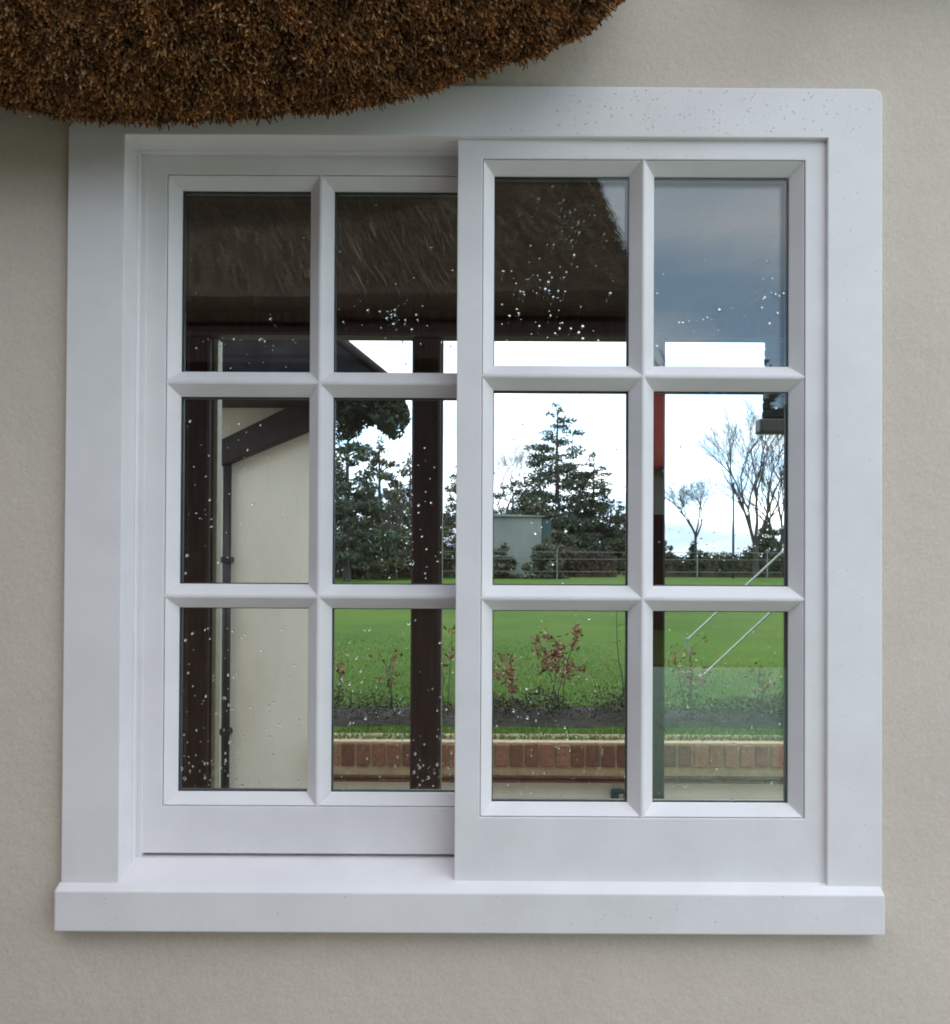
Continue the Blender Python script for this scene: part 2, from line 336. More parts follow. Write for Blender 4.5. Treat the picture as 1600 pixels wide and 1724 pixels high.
# back lining behind the right sash so no sky leaks in past its edges
at(MB().box(ix1 - 0.004, ix1 + 0.03, 0.055, 0.12, s_in - 0.02, iz1 + 0.02).build('lining', M_PAINT), frame)
at(MB().box(-0.02, ix1 - 0.0045, 0.055, 0.12, iz1 - 0.004, iz1 + 0.02).build('lining', M_PAINT), frame)
at(MB().box(ix0 - 0.03, ix0 + 0.010, 0.0605, 0.12, s_in - 0.02, iz1 + 0.02).build('lining', M_PAINT), frame)
at(MB().box(ix0 + 0.0105, -0.0205, 0.0605, 0.12, Z(262, 1.31), iz1 + 0.02).build('lining', M_PAINT), frame)

# ------------------------------------------------------------------ sliding sashes
def drops(mbd, x0, x1, z0, z1, y, n, rg, rmin=0.0007, rmax=0.0024, foc=None):
    for _ in range(n):
        if foc and rg.random() < 0.6:
            cx, cz, sx, sz = foc[rg.randrange(len(foc))]
            x = rg.gauss(cx, sx); z = rg.gauss(cz, sz)
        else: x = rg.uniform(x0, x1); z = rg.uniform(z0, z1)
        if not (x0 + 0.004 < x < x1 - 0.004 and z0 + 0.004 < z < z1 - 0.004): continue
        r = rmin + (rmax - rmin) * rg.random() ** 2.2
        hx = r; hz = r * rg.uniform(0.95, 1.35); hy = r * 0.62; ns = 8
        b = len(mbd.v)
        mbd.v.append((x, y - hy, z))
        for q, (f, h) in enumerate(((0.55, 0.80), (0.88, 0.42), (1.0, 0.0))):
            for k in range(ns):
                t = 2 * math.pi * k / ns
                mbd.v.append((x + hx * f * math.cos(t), y - hy * h, z + hz * f * math.sin(t) * (1.0 if math.sin(t) > 0 else 1.15)))
        for k in range(ns):
            k2 = (k + 1) % ns
            mbd.f.append((b, b + 1 + k, b + 1 + k2))
            for q in range(2):
                mbd.f.append((b + 1 + q*ns + k, b + 1 + (q+1)*ns + k, b + 1 + (q+1)*ns + k2, b + 1 + q*ns + k2))
        mbd.f.append(tuple(b + 1 + 2*ns + k for k in range(ns)))

def sash(name, label, D, px, py, outer, nd, dropfoc, seed):
    """px: the glass edges in x (two columns), py: glass edges in z (three rows), outer: sash outline, all read at depth D."""
    rg = random.Random(seed)
    y = D - FD; gy = y + 0.021
    DL = D + 0.018; xs = [(X(a, DL), X(b, DL)) for a, b in px]; zs = [(Z(b, DL), Z(a, DL)) for a, b in py]
    ox0, ox1, oz0, oz1 = X(outer[0], D), X(outer[1], D), Z(outer[3], D), Z(outer[2], D)
    root = empty(name, ((ox0 + ox1) / 2, y, oz0)); tag(root, label, 'window sash')
    bw = 0.0185
    gx0, gx1, gz0, gz1 = xs[0][0] - bw, xs[1][1] + bw, zs[2][0] - bw, zs[0][1] + bw
    th = 0.046
    def pc(o): return at(o, root)
    fr = MB()
    for yy in (y, y + th): fr.v += [(ox0, yy, oz0), (ox1, yy, oz0), (ox1, yy, oz1), (ox0, yy, oz1), (gx0, yy, gz0), (gx1, yy, gz0), (gx1, yy, gz1), (gx0, yy, gz1)]
    fr.f = [(0,1,5,4), (1,2,6,5), (2,3,7,6), (3,0,4,7), (8,12,13,9), (9,13,14,10), (10,14,15,11), (11,15,12,8)]
    fr.f += [(k, k + 8, (k + 1) % 4 + 8, (k + 1) % 4) for k in range(4)] + [(4 + k, 4 + (k + 1) % 4, 12 + (k + 1) % 4, 12 + k) for k in range(4)]
    pc(fr.build('stiles_and_rails', M_PAINT, bevel=0.0014, seg=2))
    xm = (xs[0][1] + xs[1][0]) / 2
    pc(MB().box(xm - 0.0022, xm + 0.0022, y + 0.0008, y + th - 0.004, gz0, gz1).build('glazing_bar', M_PAINT, bevel=0.0008))
    for i in (0, 1):
        zm = (zs[i][0] + zs[i+1][1]) / 2
        pc(MB().box(gx0, gx1, y + 0.0013, y + th - 0.005, zm - 0.0022, zm + 0.0022).build('glazing_bar', M_PAINT, bevel=0.0008))
    for c in (0, 1):
        for r in (0, 1, 2):
            a0, a1 = xs[c]; b0, b1 = zs[r]
            o0 = gx0 + 0.0006 if c == 0 else xm + 0.0012; o1 = xm - 0.0012 if c == 0 else gx1 - 0.0006
            q0 = gz0 + 0.0006 if r == 2 else (zs[r][0] + zs[r+1][1]) / 2 + 0.0012
            q1 = gz1 - 0.0006 if r == 0 else (zs[r-1][0] + zs[r][1]) / 2 - 0.0012
            yf, yl = y + 0.0016, gy - 0.003
            O = [(o0, q0), (o1, q0), (o1, q1), (o0, q1)]; I = [(a0, b0), (a1, b0), (a1, b1), (a0, b1)]
            for k in range(4):
                k2 = (k + 1) % 4
                vs = []
                for (ox, oz), (ix, iz) in ((O[k], I[k]), (O[k2], I[k2])):
                    dx, dz = ix - ox, iz - oz
                    vs += [(ox, yf + 0.0018, oz), (ox + dx * 0.07, yf, oz + dz * 0.07), (ix, yl, iz), (ix, gy - 0.0002, iz), (ox, gy - 0.0002, oz)]
                m_ = MB(); m_.add(vs, [(0,5,6,1), (1,6,7,2), (2,7,8,3), (3,8,9,4), (4,9,5,0), (0,1,2,3,4), (9,8,7,6,5)])
                pc(m_.build('glazing_bead', M_PAINT, bevel=0.0004))
            # sealed double unit: two sheets on a spacer
            tx, tz = rg.uniform(-0.0006, 0.0006), rg.uniform(-0.0006, 0.0006)
            g = MB()
            for k, yy in enumerate((gy, gy + 0.014)):
                e = 0.006; sgn = 1 if k == 0 else 0.6
                t1, t2 = tx * sgn, tz * sgn
                q = [(a0 - e, yy - t1 - t2, b0 - e), (a1 + e, yy + t1 - t2, b0 - e), (a1 + e, yy + t1 + t2, b1 + e), (a0 - e, yy - t1 + t2, b1 + e)]
                g.hexa([q[0], q[1], (q[1][0], q[1][1] + 0.004, q[1][2]), (q[0][0], q[0][1] + 0.004, q[0][2]), q[3], q[2], (q[2][0], q[2][1] + 0.004, q[2][2]), (q[3][0], q[3][1] + 0.004, q[3][2])])
            pane = pc(g.build('pane', M_GLASS))
            sp = MB(); s_ = 0.0016
            for bx in ((a0 - 0.005, a0 + s_, b0 - 0.005, b1 + 0.005), (a1 - s_, a1 + 0.005, b0 - 0.005, b1 + 0.005), (a0 + s_, a1 - s_, b0 - 0.005, b0 + s_), (a0 + s_, a1 - s_, b1 - s_, b1 + 0.005)):
                sp.box(bx[0], bx[1], gy + 0.0055, gy + 0.0125, bx[2], bx[3])
            so_ = sp.build('spacer', M_SPACER); so_.parent = pane
            # inner glazing rebate
            d = MB(); foc = [(a0 + (a1 - a0) * u, b0 + (b1 - b0) * v, s1, s2) for (u, v, s1, s2) in dropfoc[r][c]]
            drops(d, a0, a1, b0, b1, gy - 0.0009, nd[r][c], rg, foc=foc)
            do = d.build('raindrops', M_WATER, smooth=True); do['kind'] = 'stuff'; do.parent = pane
    # inside rebate frame behind the glass
    return root

rs = sash('sliding_sash', 'front sliding sash of six panes on the sky side, overlapping its neighbour', 1.258,
     [(830, 1058), (1100, 1328)], [(296, 615), (657, 985), (1027, 1350)], (768, 1391, 233, 1491),
     [[125, 45], [105, 45], [95, 70]],
     [[[(.45,.30,.035,.03),(.62,.75,.02,.03),(.35,.42,.03,.02)], [(.3,.25,.03,.01),(.75,.4,.03,.03)]],
      [[(.3,.5,.05,.04),(.7,.45,.03,.03)], [(.4,.2,.04,.02)]], [[(.4,.4,.06,.06)], [(.4,.4,.06,.08)]]], 3)
ls = sash('sliding_sash', 'rear sliding sash, recessed in the shaded half, its edge hidden behind the front sash', 1.312,
     [(303, 520), (560, 777)], [(323, 628), (670, 985), (1025, 1335)], (231, 828, 259, 1439),
     [[30, 50], [60, 85], [210, 120]],
     [[[(.4,.1,.04,.02)], [(.5,.3,.03,.02)]], [[(.2,.3,.02,.05),(.5,.7,.03,.03)], [(.3,.5,.05,.06),(.6,.2,.04,.03)]],
      [[(.4,.4,.05,.08),(.3,.1,.05,.03)], [(.3,.4,.05,.06),(.75,.15,.03,.03)]]], 5)

# rain spots and grit on the painted wood
def spots(name, label, n, fx, fz, y, rr, material, seed, par):
    rg = random.Random(seed); m_ = MB()
    for _ in range(n):
        x, z = fx(rg), fz(rg)
        if not -0.62 < x < 0.612 or (par is frame and material is M_DROP and x < 0.0): continue
        r = rr[0] + (rr[1] - rr[0]) * rg.random() ** 2; k = 7; b = len(m_.v)
        m_.v.append((x, y - r * 0.38, z)); e = rg.uniform(0.8, 1.2)
        for q in range(k): t = 6.283 * q / k; m_.v.append((x + r * e * math.cos(t), y + 0.0002, z + r * math.sin(t)))
        for q in range(k): m_.f.append((b, b + 1 + q, b + 1 + (q + 1) % k))
    o = m_.build(name, material, smooth=True); o['kind'] = 'stuff'; at(o, par); return o
spots('rain_spots', '', 330, lambda g: g.gauss(0.32, 0.17), lambda g: g.uniform(iz1 + 0.004, fz1 - 0.006), 0.0, (0.0008, 0.0022), M_DROP, 21, frame)
spots('rain_spots', '', 110, lambda g: g.uniform(ix1 + 0.005, fx1 - 0.005), lambda g: g.uniform(1.1, fz1 - 0.02) ** 1.0, 0.0, (0.0006, 0.0016), M_DROP, 22, frame)
spots('rain_spots', '', 40, lambda g: g.uniform(ix1 - 0.5, ix1 - 0.06), lambda g: g.uniform(iz1 - 0.035, iz1 - 0.01), 0.008, (0.0006, 0.0014), M_DROP, 24, rs)
spots('rain_spots', '', 90, lambda g: g.uniform(0.02, 0.60), lambda g: g.uniform(sill_t - 0.06, sill_t - 0.008), s_nose, (0.0005, 0.0014), M_DROP, 25, frame)
spots('grit', '', 30, lambda g: g.uniform(-0.58, 0.55), lambda g: g.uniform(sill_t - 0.06, sill_t - 0.006), s_nose, (0.0006, 0.0013), M_SPECK, 23, frame)

# ------------------------------------------------------------------ thatched eave of this house, over the window
roof = empty('thatched_roof', (-1.0, 0.0, 2.4)); tag(roof, 'brown reed thatch eave curving over the top of the white window', 'thatch')
ED = 1.15
curve_px = [(-900, 215), (-500, 195), (-220, 180), (-60, 184), (0, 192), (60, 202), (150, 210), (300, 208), (450, 204), (600, 186), (750, 148), (850, 116), (930, 88), (985, 58), (1030, 18), (1065, -45), (1090, -120), (1110, -230)]
edge = [P(a, b_ - 7, ED) for a, b_ in curve_px]
def edge_at(t):
    i = min(int(t), len(edge) - 2); u = t - i
    p0, p1, p2, p3 = edge[max(i-1, 0)], edge[i], edge[i+1], edge[min(i+2, len(edge)-1)]
    return 0.5 * ((2*p1) + (p2 - p0)*u + (2*p0 - 5*p1 + 4*p2 - p3)*u*u + (3*p1 - p0 - 3*p2 + p3)*u**3)
UP = Vector((0, -0.74, 0.673)); RD = Vector((0.08, -0.42, -0.90)).normalized()     # across the cut, and the way the reeds point
NT = 120; rows = 10; T = (len(edge) - 1)
mb = MB(); grid = []
for i in range(NT + 1):
    p = edge_at(T * i / NT); col = []
    for j in range(rows + 1):
        s_ = 0.46 * j / rows
        col.append(p + UP * s_ + Vector((0, 0.035, 0.03)) * math.exp(-j * 0.9) * 1.0)
    back = [col[0] + Vector((0, 0.30, 0.37)), col[0] + Vector((0, 0.9, 1.2))]
    top = [col[-1] + Vector((0, 0.9, 1.1))]
    grid.append([back[1], back[0]] + col + top)
m_ = len(grid[0])
for c in grid: mb.v += [tuple(v) for v in c]
for i in range(NT):
    for j in range(m_ - 1): mb.f.append((i*m_ + j, i*m_ + j + 1, (i+1)*m_ + j + 1, (i+1)*m_ + j))
    mb.f.append((i*m_ + m_ - 1, i*m_, (i+1)*m_, (i+1)*m_ + m_ - 1))
mb.f.append(tuple(range(m_))); mb.f.append(tuple(NT*m_ + k for k in range(m_))[::-1])
at(mb.build('thatch_core', M_CORE, smooth=False), roof)
rg = random.Random(11); mb = MB(); cnt = 0
lens = [0]
for i in range(400):
    lens.append(lens[-1] + (edge_at(T*(i+1)/400) - edge_at(T*i/400)).length)
def by_len(s_):
    lo = 0
    import bisect
    k = min(max(bisect.bisect(lens, s_) - 1, 0), 399); u = (s_ - lens[k]) / max(lens[k+1] - lens[k], 1e-6)
    return edge_at(T * (k + u) / 400)
TOT = lens[-1]
while cnt < 95000:
    s_ = rg.uniform(0, TOT); p = by_len(s_)
    if p.x < -0.92 and rg.random() < 0.8: continue
    v_ = rg.random() ** 1.15 * 0.36 - 0.006
    c = p + UP * v_ + Vector((0, 0.035, 0.03)) * math.exp(-v_ * 25)
    nz = noise.noise(c * 9.0) * 0.5 + noise.noise(c * 31.0) * 0.35
    d = (RD + Vector((0.25 + rg.gauss(0, 0.42) + 0.4 * nz, rg.gauss(0, 0.3), rg.gauss(0, 0.3)))).normalized()
    ln = 0.007 + 0.013 * rg.random() ** 1.6 + 0.024 * nz
    if ln < 0.004: ln = 0.004
    r = rg.uniform(0.0008, 0.0020)
    a0 = c - d * 0.02; a1 = c + d * ln
    u = d.orthogonal().normalized(); w_ = d.cross(u); b = len(mb.v)
    sl = rg.uniform(-0.003, 0.003); ns = 4
    for k in range(ns):
        t = 6.283 * k / ns; mb.v.append(tuple(a0 + u * (r * math.cos(t)) + w_ * (r * math.sin(t))))
    for k in range(ns):
        t = 6.283 * k / ns; mb.v.append(tuple(a1 + d * (sl * math.cos(t)) + u * (r * 0.85 * math.cos(t)) + w_ * (r * 0.85 * math.sin(t))))
    for k in range(ns): mb.f.append((b + k, b + (k+1) % ns, b + ns + (k+1) % ns, b + ns + k))
    mb.f.append(tuple(b + ns + k for k in range(ns))); cnt += 1
o = mb.build('reed_ends', M_REED); o['kind'] = 'stuff'; at(o, roof)
# timber soffit carrying the higher part of the roof to the side
sof = MB().box(0.42, 6, -0.08, 0.012, 2.515, 2.56).build('eave_soffit', M_WOOD, bevel=0.004)
tag(sof, 'brown timber soffit board above the wall beyond the thatch', 'soffit')

# ------------------------------------------------------------------ porch beyond the window: room shell, posts and lintel
RW0, RW1, RY1 = -1.6, 1.7, 1.06
tag(MB().box(RW0, RW1, wy1, RY1, 0.0, 0.05).build('porch_floor', M_GRAVEL), kind='structure')
PD = 2.2; py_ = PD - FD
zl0, zl1 = Z(568, PD), Z(520, PD)
tag(MB().box(RW0, RW1, wy1 + 0.001, py_ + 0.02, zl1 - 0.012, zl1 + 0.05).build('porch_ceiling', M_DARK), kind='structure')
tag(MB().box(RW0 - 0.1, RW0, wy1 + 0.001, RY1, 0.0, 2.42).build('porch_wall_left', M_DARK), kind='structure')
tag(MB().box(RW1, RW1 + 0.1, wy1 + 0.001, RY1, 0.0, 2.42).build('porch_wall_right', M_DARK), kind='structure')
tag(MB().box(RW0, RW1, py_ - 0.02, py_ + 0.045, zl0, zl1).build('lintel_beam', M_WOOD, bevel=0.006), 'dark brown timber lintel beam across the porch opening', 'beam')
tag(MB().box(RW0, RW1, py_ + 0.0, py_ + 0.03, zl1 - 0.03, zl1 + 0.20).build('fascia_board', M_DARK, bevel=0.003), 'near black boarding above the porch lintel beam', 'board')
posts = [(292, 353, 'dark brown porch post beside the cream wall'), (693, 741, 'dark brown porch post in the middle of the lawn view'),
         (1069, 1119, 'dark brown porch post half hidden by a glazing bar of the front sash')]
for a_, b_, lab in posts:
    x0, x1 = X(a_, PD), X(b_, PD)
    t = empty('porch_post', ((x0 + x1) / 2, py_ + 0.05, 0.05)); tag(t, lab, 'post', 'porch posts')
    at(MB().box(x0, x1, py_ - 0.012, py_ + 0.10, 0.05, zl0 - 0.001).build('shaft', M_WOOD, bevel=0.006), t)
    wt = 0.013 if a_ < 400 else 0.006
    at(MB().box(x1 + 0.0008, x1 + wt, py_ + 0.02, py_ + 0.06, 0.05, zl0 - 0.001).build('trim_strip', M_TRIM, bevel=0.002), t)

# ------------------------------------------------------------------ ground, lawn
tag(MB().box(-900, 900, -900, 2.72, -0.4, 0.0).build('ground', M_GRAVEL), kind='structure')
LZ = 0.68
mb = MB(); nx, ny = 40, 60
ys = [2.95 + (900 - 2.95) * (j / ny) ** 3.2 for j in range(ny + 1)]
for j in range(ny + 1):
    for i in range(nx + 1):
        u = (i / nx - 0.5) * 2; xw = 700 * u * abs(u) ** 1.2 * min(1, 0.02 + ys[j] / 200) + 12 * u
        h = 0.0 if ys[j] < 6 else 0.05 * noise.noise(Vector((xw * 0.12, ys[j] * 0.12, 0)))
        mb.v.append((xw, ys[j], LZ + h))
for j in range(ny):
    for i in range(nx): a_ = j*(nx+1) + i; mb.f.append((a_, a_+1, a_+nx+2, a_+nx+1))
tag(mb.build('lawn', M_LAWN), 'broad mown lawn reaching to the trees', kind='structure')
rg = random.Random(31); mb = MB(); cnt = 0
while cnt < 60000:
    D = 4.05 + 9.0 * rg.random() ** 1.9
    if rg.random() < (D - 6.0) / 6.0: cnt += 1; continue
    x = rg.uniform(-0.30, 0.42) * D; 
    if 4.42 < D < 4.90 or (x < -0.70 and D < 4.5): continue
    y = D - FD; h = rg.uniform(0.012, 0.028); a_ = rg.random() * 6.283; wd = 0.0013 + 0.00022 * D
    dx, dy = math.cos(a_) * wd, math.sin(a_) * wd; lx, ly = rg.gauss(0, 0.012), rg.gauss(0, 0.012)
    z = LZ - 0.004
    if D < 4.15 : z = LZ
    mb.add([(x - dx, y - dy, z), (x + dx, y + dy, z), (x + lx, y + ly, z + h)], [(0, 1, 2)]); cnt += 1
tag(mb.build('grass', M_BLADE), 'short green grass blades on the near lawn', 'grass', kind='stuff')

# low garden wall: rendered base, tile creasing, brick on edge coping
WD = 3.98; wy = WD - FD
gw = empty('garden_wall', (0.6, wy, 0.0)); tag(gw, 'low cream garden wall topped with a row of red bricks on edge', 'wall')
wx0, wx1 = -0.80, 3.4
zb1, zb0 = Z(1253, WD), Z(1291, WD); zt = Z(1319, WD)
at(MB().box(wx0, wx1, wy + 0.03, wy + 0.215, 0.0, zt).build('rendered_base', M_CREAM), gw)
at(MB().box(wx0, wx1, wy + 0.012, wy + 0.212, zt + 0.0005, zb1 + 0.008).build('mortar_core', M_MORTAR, bevel=0.003), gw)
n_b = int((wx1 - wx0) / 0.0745); rg = random.Random(9)
for k in range(n_b):
    x = wx0 + 0.0745 * k; j = rg.uniform(-0.003, 0.003)
    b_ = MB().box(x + 0.0065, x + 0.068, wy + j, wy + 0.214 + j, zb0 + rg.uniform(0, 0.002), zb1 + rg.uniform(-0.003, 0.002)).build('brick', M_BRICK, bevel=0.004)
    at(b_, gw)
for k in range(int((wx1 - wx0) / 0.17)):
    for q in (0, 1):
        x = wx0 + 0.17 * k + 0.085 * q; z = zt + 0.006 + 0.018 * q
        at(MB().box(x + 0.003, x + 0.167, wy - 0.006 + rg.uniform(-0.004, 0.004), wy + 0.20, z, z + 0.013 + rg.uniform(-0.002, 0.001)).build('creasing_tile', M_TILEB, bevel=0.002), gw)
# small dark fitting on the wall base
vx, vz = X(1043, WD), Z(1338, WD)
vent = empty('wall_lamp', (vx, wy + 0.03, vz)); tag(vent, 'small dark teal fitting low on the cream garden wall', 'wall light')
M_TEAL = noisy('dark_teal', [(0.3, (0.02, 0.05, 0.05)), (0.7, (0.04, 0.08, 0.08))], 30, 0.4)
at(MB().box(vx - 0.032, vx + 0.032, wy + 0.004, wy + 0.0295, vz - 0.024, vz + 0.024).build('housing', M_TEAL, bevel=0.006), vent)
at(MB().box(vx + 0.002, vx + 0.024, wy - 0.002, wy + 0.004, vz - 0.016, vz + 0.006).build('lens', M_TRIM, bevel=0.003), vent)

# planting bed
mb = MB(); bx = 40
for i in range(bx + 1):
    x = -0.9 + 4.6 * i / bx
    for j, (dy, h) in enumerate(((3.12, -0.004), (3.25, 0.03), (3.42, 0.04), (3.62, 0.02), (3.70, -0.004))):
        mb.v.append((x, dy + 0.02 * noise.noise(Vector((x * 3, j, 0))), LZ + h + 0.02 * noise.noise(Vector((x * 6, j * 2, 3)))))
for i in range(bx):
    for j in range(4): a_ = i*5 + j; mb.f.append((a_, a_+5, a_+6, a_+1))
tag(mb.build('planting_bed', M_SOIL), kind='structure')
rg = random.Random(41); mb = MB()
for _ in range(22000):
    x = rg.uniform(-0.9, 3.0); y = rg.gauss(3.42, 0.13)
    cl = 0.5 + noise.noise(Vector((x * 4.0, y * 4, 0)))
    if cl < rg.random() * 0.8: continue
    mb.leaf((x, y, LZ + 0.02 + rg.random() * 0.14 * cl), rg.uniform(0.004, 0.010), rg, 1.4)
tag(mb.build('ground_cover', M_HEATH), 'low dark heathery ground cover along the lawn edge', 'plants', kind='stuff')

def sapling(px, py, h, lab, seed, leaves=120, spread=0.12, stems=3, D=4.75):
    rg = random.Random(seed); b_ = Vector((X(px, D), D - FD, LZ + 0.01))
    t = empty('sapling', b_); tag(t, lab, 'plant', 'young brown-leaved saplings in the bed')
    st = MB(); lv = MB(); tips = []
    for s_ in range(stems):
        a_ = rg.random() * 6.283; p = Vector((rg.gauss(0, 0.008), rg.gauss(0, 0.008), 0)); pts = [p.copy()]; hh = h * rg.uniform(0.65, 1.0) if s_ else h
        d = Vector((math.cos(a_) * 0.18 * spread / 0.12, math.sin(a_) * 0.15, 1)).normalized()
        for k in range(6):
            p = p + d * hh / 6 + Vector((rg.gauss(0, 0.008), rg.gauss(0, 0.008), 0)); pts.append(p.copy())
            if k > 1:
                q = p + Vector((rg.gauss(0, 0.05), rg.gauss(0, 0.05), rg.uniform(0.01, 0.06))); st.tube([p, q], [0.0016, 0.0008], 4, False); tips.append(q); tips.append((p + q) / 2)
        tips += pts[3:]
        st.tube(pts, [0.0040 - 0.0004 * k for k in range(7)], 5, False)
    if leaves:
        cl = rg.sample(tips, max(3, len(tips) // 2))
        for _ in range(leaves):
            c = rg.choice(cl); lv.leaf(c + Vector((rg.gauss(0, 0.018), rg.gauss(0, 0.018), rg.gauss(0, 0.02))), rg.uniform(0.009, 0.018), rg, 1.3)
    st.build('stem', M_TWIG, t)
    if leaves: lv.build('leaves', M_LEAFB, t)
    return t
sapling(945, 1210, 0.47, 'tall sapling with dense rusty brown leaves, seen through the lower front sash', 1, 480, 0.16, 4)
sapling(858, 1205, 0.30, 'short rusty sapling just inside the edge of the front sash pane', 2, 170, 0.06, 2)
sapling(575, 1200, 0.31, 'short sapling with few reddish leaves beside the cream wall', 3, 45, 0.08, 2)
sapling(660, 1205, 0.34, 'thin sapling with pinkish brown leaves next to the middle post', 4, 60, 0.14, 3)
sapling(1047, 1205, 0.62, 'leafless tall twig by the glazing bar of the front sash', 5, 6, 0.05, 2)
sapling(1158, 1205, 0.40, 'brown-leaved sapling just past the half hidden post', 6, 120, 0.10, 3)
sapling(1285, 1205, 0.26, 'small sparse brown sapling under the white ropes', 7, 50, 0.08, 2)
sapling(755, 1205, 0.48, 'dark sapling in the narrow gap beside the front sash stile', 8, 90, 0.10, 2)

# ------------------------------------------------------------------ cream wall with brace, pipe and tiled cap
HD = 4.10; hy = HD - FD
hs = empty('lean_to', (-1.6, hy, 0)); tag(hs, 'cream rendered lean-to wall with dark brace under a hipped tile roof', 'outbuilding')
hx1 = X(545, HD); e0z = Z(664, 3.9)
at(MB().box(-3.3, hx1, hy, hy + 0.20, 0, e0z - 0.029).build('rendered_wall', M_CREAM, bevel=0.004), hs)
def board(name, p, q, wd0, wd1, D0, th, m, par):     # board lying against a wall, between two picture points
    a_, b_ = Vector((X(p[0], D0), 0, Z(p[1], D0))), Vector((X(q[0], D0), 0, Z(q[1], D0)))
    d = (b_ - a_).normalized(); nn = Vector((-d.z, 0, d.x)); yb = D0 - FD
    c = [a_ - nn * wd0 / 2, b_ - nn * wd1 / 2, b_ + nn * wd1 / 2, a_ + nn * wd0 / 2]
    m_ = MB(); m_.add([(v.x, yb, v.z) for v in c] + [(v.x, yb - th, v.z) for v in c], [(0,1,2,3), (7,6,5,4), (0,4,5,1), (1,5,6,2), (2,6,7,3), (3,7,4,0)])
    return at(m_.build(name, m, bevel=0.004), par)
board('brace', (368, 772), (548, 690), 0.115, 0.150, HD - 0.001, 0.07, M_BLACKW, hs)
board('brace_block', (500, 668), (560, 668), 0.10, 0.10, HD - 0.001, 0.085, M_BLACKW, hs)
pp = MB(); pp.tube([(X(386, HD), hy - 0.035, 0.0), (X(386, HD), hy - 0.035, Z(770, HD))], 0.021, 12); at(pp.build('downpipe', M_PIPE, smooth=True), hs)
for zc in (0.7, 1.55):
    at(MB().box(X(386, HD) - 0.027, X(386, HD) + 0.027, hy - 0.060, hy - 0.001, zc, zc + 0.03).build('pipe_clip', M_PIPE, bevel=0.003), hs)
# hipped roof in stepped courses
e0 = Vector((X(672, 3.9), 3.9 - FD, Z(664, 3.9))); rdg = Vector((-1.30, 2.98, Z(664, 3.9) + 0.80)); yb_ = 3.22
at(MB().box(-3.4, e0.x - 0.005, e0.y + 0.01, yb_ - 0.01, e0.z - 0.03, e0.z + 0.02).build('soffit', M_BLACKW, bevel=0.01), hs)
rg = random.Random(45); mb = MB()              # mossy growth hanging off the eave end
for k in range(3200):
    u = rg.random(); x = X(552, 3.95) + (X(676, 3.95) - X(552, 3.95)) * u; y = rg.uniform(2.62, 3.2)
    dr = (Z(668, 3.95) - Z(707, 3.95)) * (0.65 + 0.35 * math.sin(u * 9 + 1)) * min(1, (1 - u) * 6 + 0.25)
    mb.leaf((x, y, e0.z - 0.03 + 0.03 - rg.random() ** 0.8 * (dr + 0.03)), rg.uniform(0.008, 0.02), rg, 1.2)
at(mb.build('moss', M_MOSSL), hs)
nc = 9
for k in range(nc):
    t0, t1 = k / nc, (k + 1) / nc + 0.02
    a0 = e0.lerp(rdg, t0); a1 = e0.lerp(rdg, min(t1, 1)); dz = 0.028
    m_ = MB()
    m_.hexa([(-3.45, a0.y, a0.z), (a0.x, a0.y, a0.z), (a1.x, a1.y, a1.z - 0.02), (-3.45, a1.y, a1.z - 0.02),
             (-3.45, a0.y, a0.z + dz), (a0.x, a0.y, a0.z + dz), (a1.x, a1.y, a1.z + dz * 0.3), (-3.45, a1.y, a1.z + dz * 0.3)])
    at(m_.build('tile_course', M_SLATE, bevel=0.004), hs)
    yb0 = yb_ + (rdg.y - yb_) * t0; yb1 = yb_ + (rdg.y - yb_) * min(t1, 1)
    m_ = MB()
    m_.hexa([(a0.x + 0.002, a0.y, a0.z), (a0.x + 0.002, yb0, a0.z), (a1.x + 0.002, yb1, a1.z - 0.02), (a1.x + 0.002, a1.y, a1.z - 0.02),
             (a0.x + 0.004, a0.y, a0.z + dz), (a0.x + 0.004, yb0, a0.z + dz), (a1.x + 0.004, yb1, a1.z + dz * .3), (a1.x + 0.004, a1.y, a1.z + dz * .3)])
    at(m_.build('tile_course', M_SLATE, bevel=0.004), hs)
m_ = MB().tube([e0 + Vector((0, 0, 0.03)), e0.lerp(rdg, 0.5) + Vector((0, 0, 0.03)), rdg + Vector((0, 0, 0.03))], 0.022, 8); at(m_.build('hip_tile', M_BLACKW, smooth=True), hs)
m_ = MB().tube([(-3.45, e0.y - 0.045, e0.z + 0.03), (e0.x - 0.01, e0.y - 0.045, e0.z + 0.027)], 0.036, 10); at(m_.build('gutter', M_MOSS, smooth=True), hs)

# ------------------------------------------------------------------ corner of an outbuilding at the far side
QD = 4.6; qy = QD - FD
qb = empty('outbuilding', (2.6, qy + 1.0, LZ)); tag(qb, 'dark eave corner of a tiled outbuilding with a gutter and lantern', 'outbuilding')
qx = X(1348, QD)
at(MB().box(qx, 4.6, qy, qy + 0.22, LZ - 0.3, 2.46).build('rendered_wall', M_BLACKW, bevel=0.004), qb)
at(MB().box(X(1277, QD), 4.8, qy - 0.03, qy + 0.06, Z(727, QD), Z(703, QD)).build('gutter', M_PIPE, bevel=0.012, seg=2), qb)
for k in range(9):
    x0 = X(1291, QD) + 0.007 * k; z0 = Z(701, QD) + 0.055 * k
    at(MB().box(x0, 4.8, qy - 0.02 + 0.015 * k, qy + 0.08 + 0.015 * k, z0, z0 + 0.050).build('tile_course', M_SLATE, bevel=0.006), qb)
lx, lz = X(1322, QD) , Z(900, QD)
ln = empty('wall_lantern', (lx, qy - 0.04, lz)); tag(ln, 'small black lantern with a pale base on the dark outbuilding corner', 'lantern')
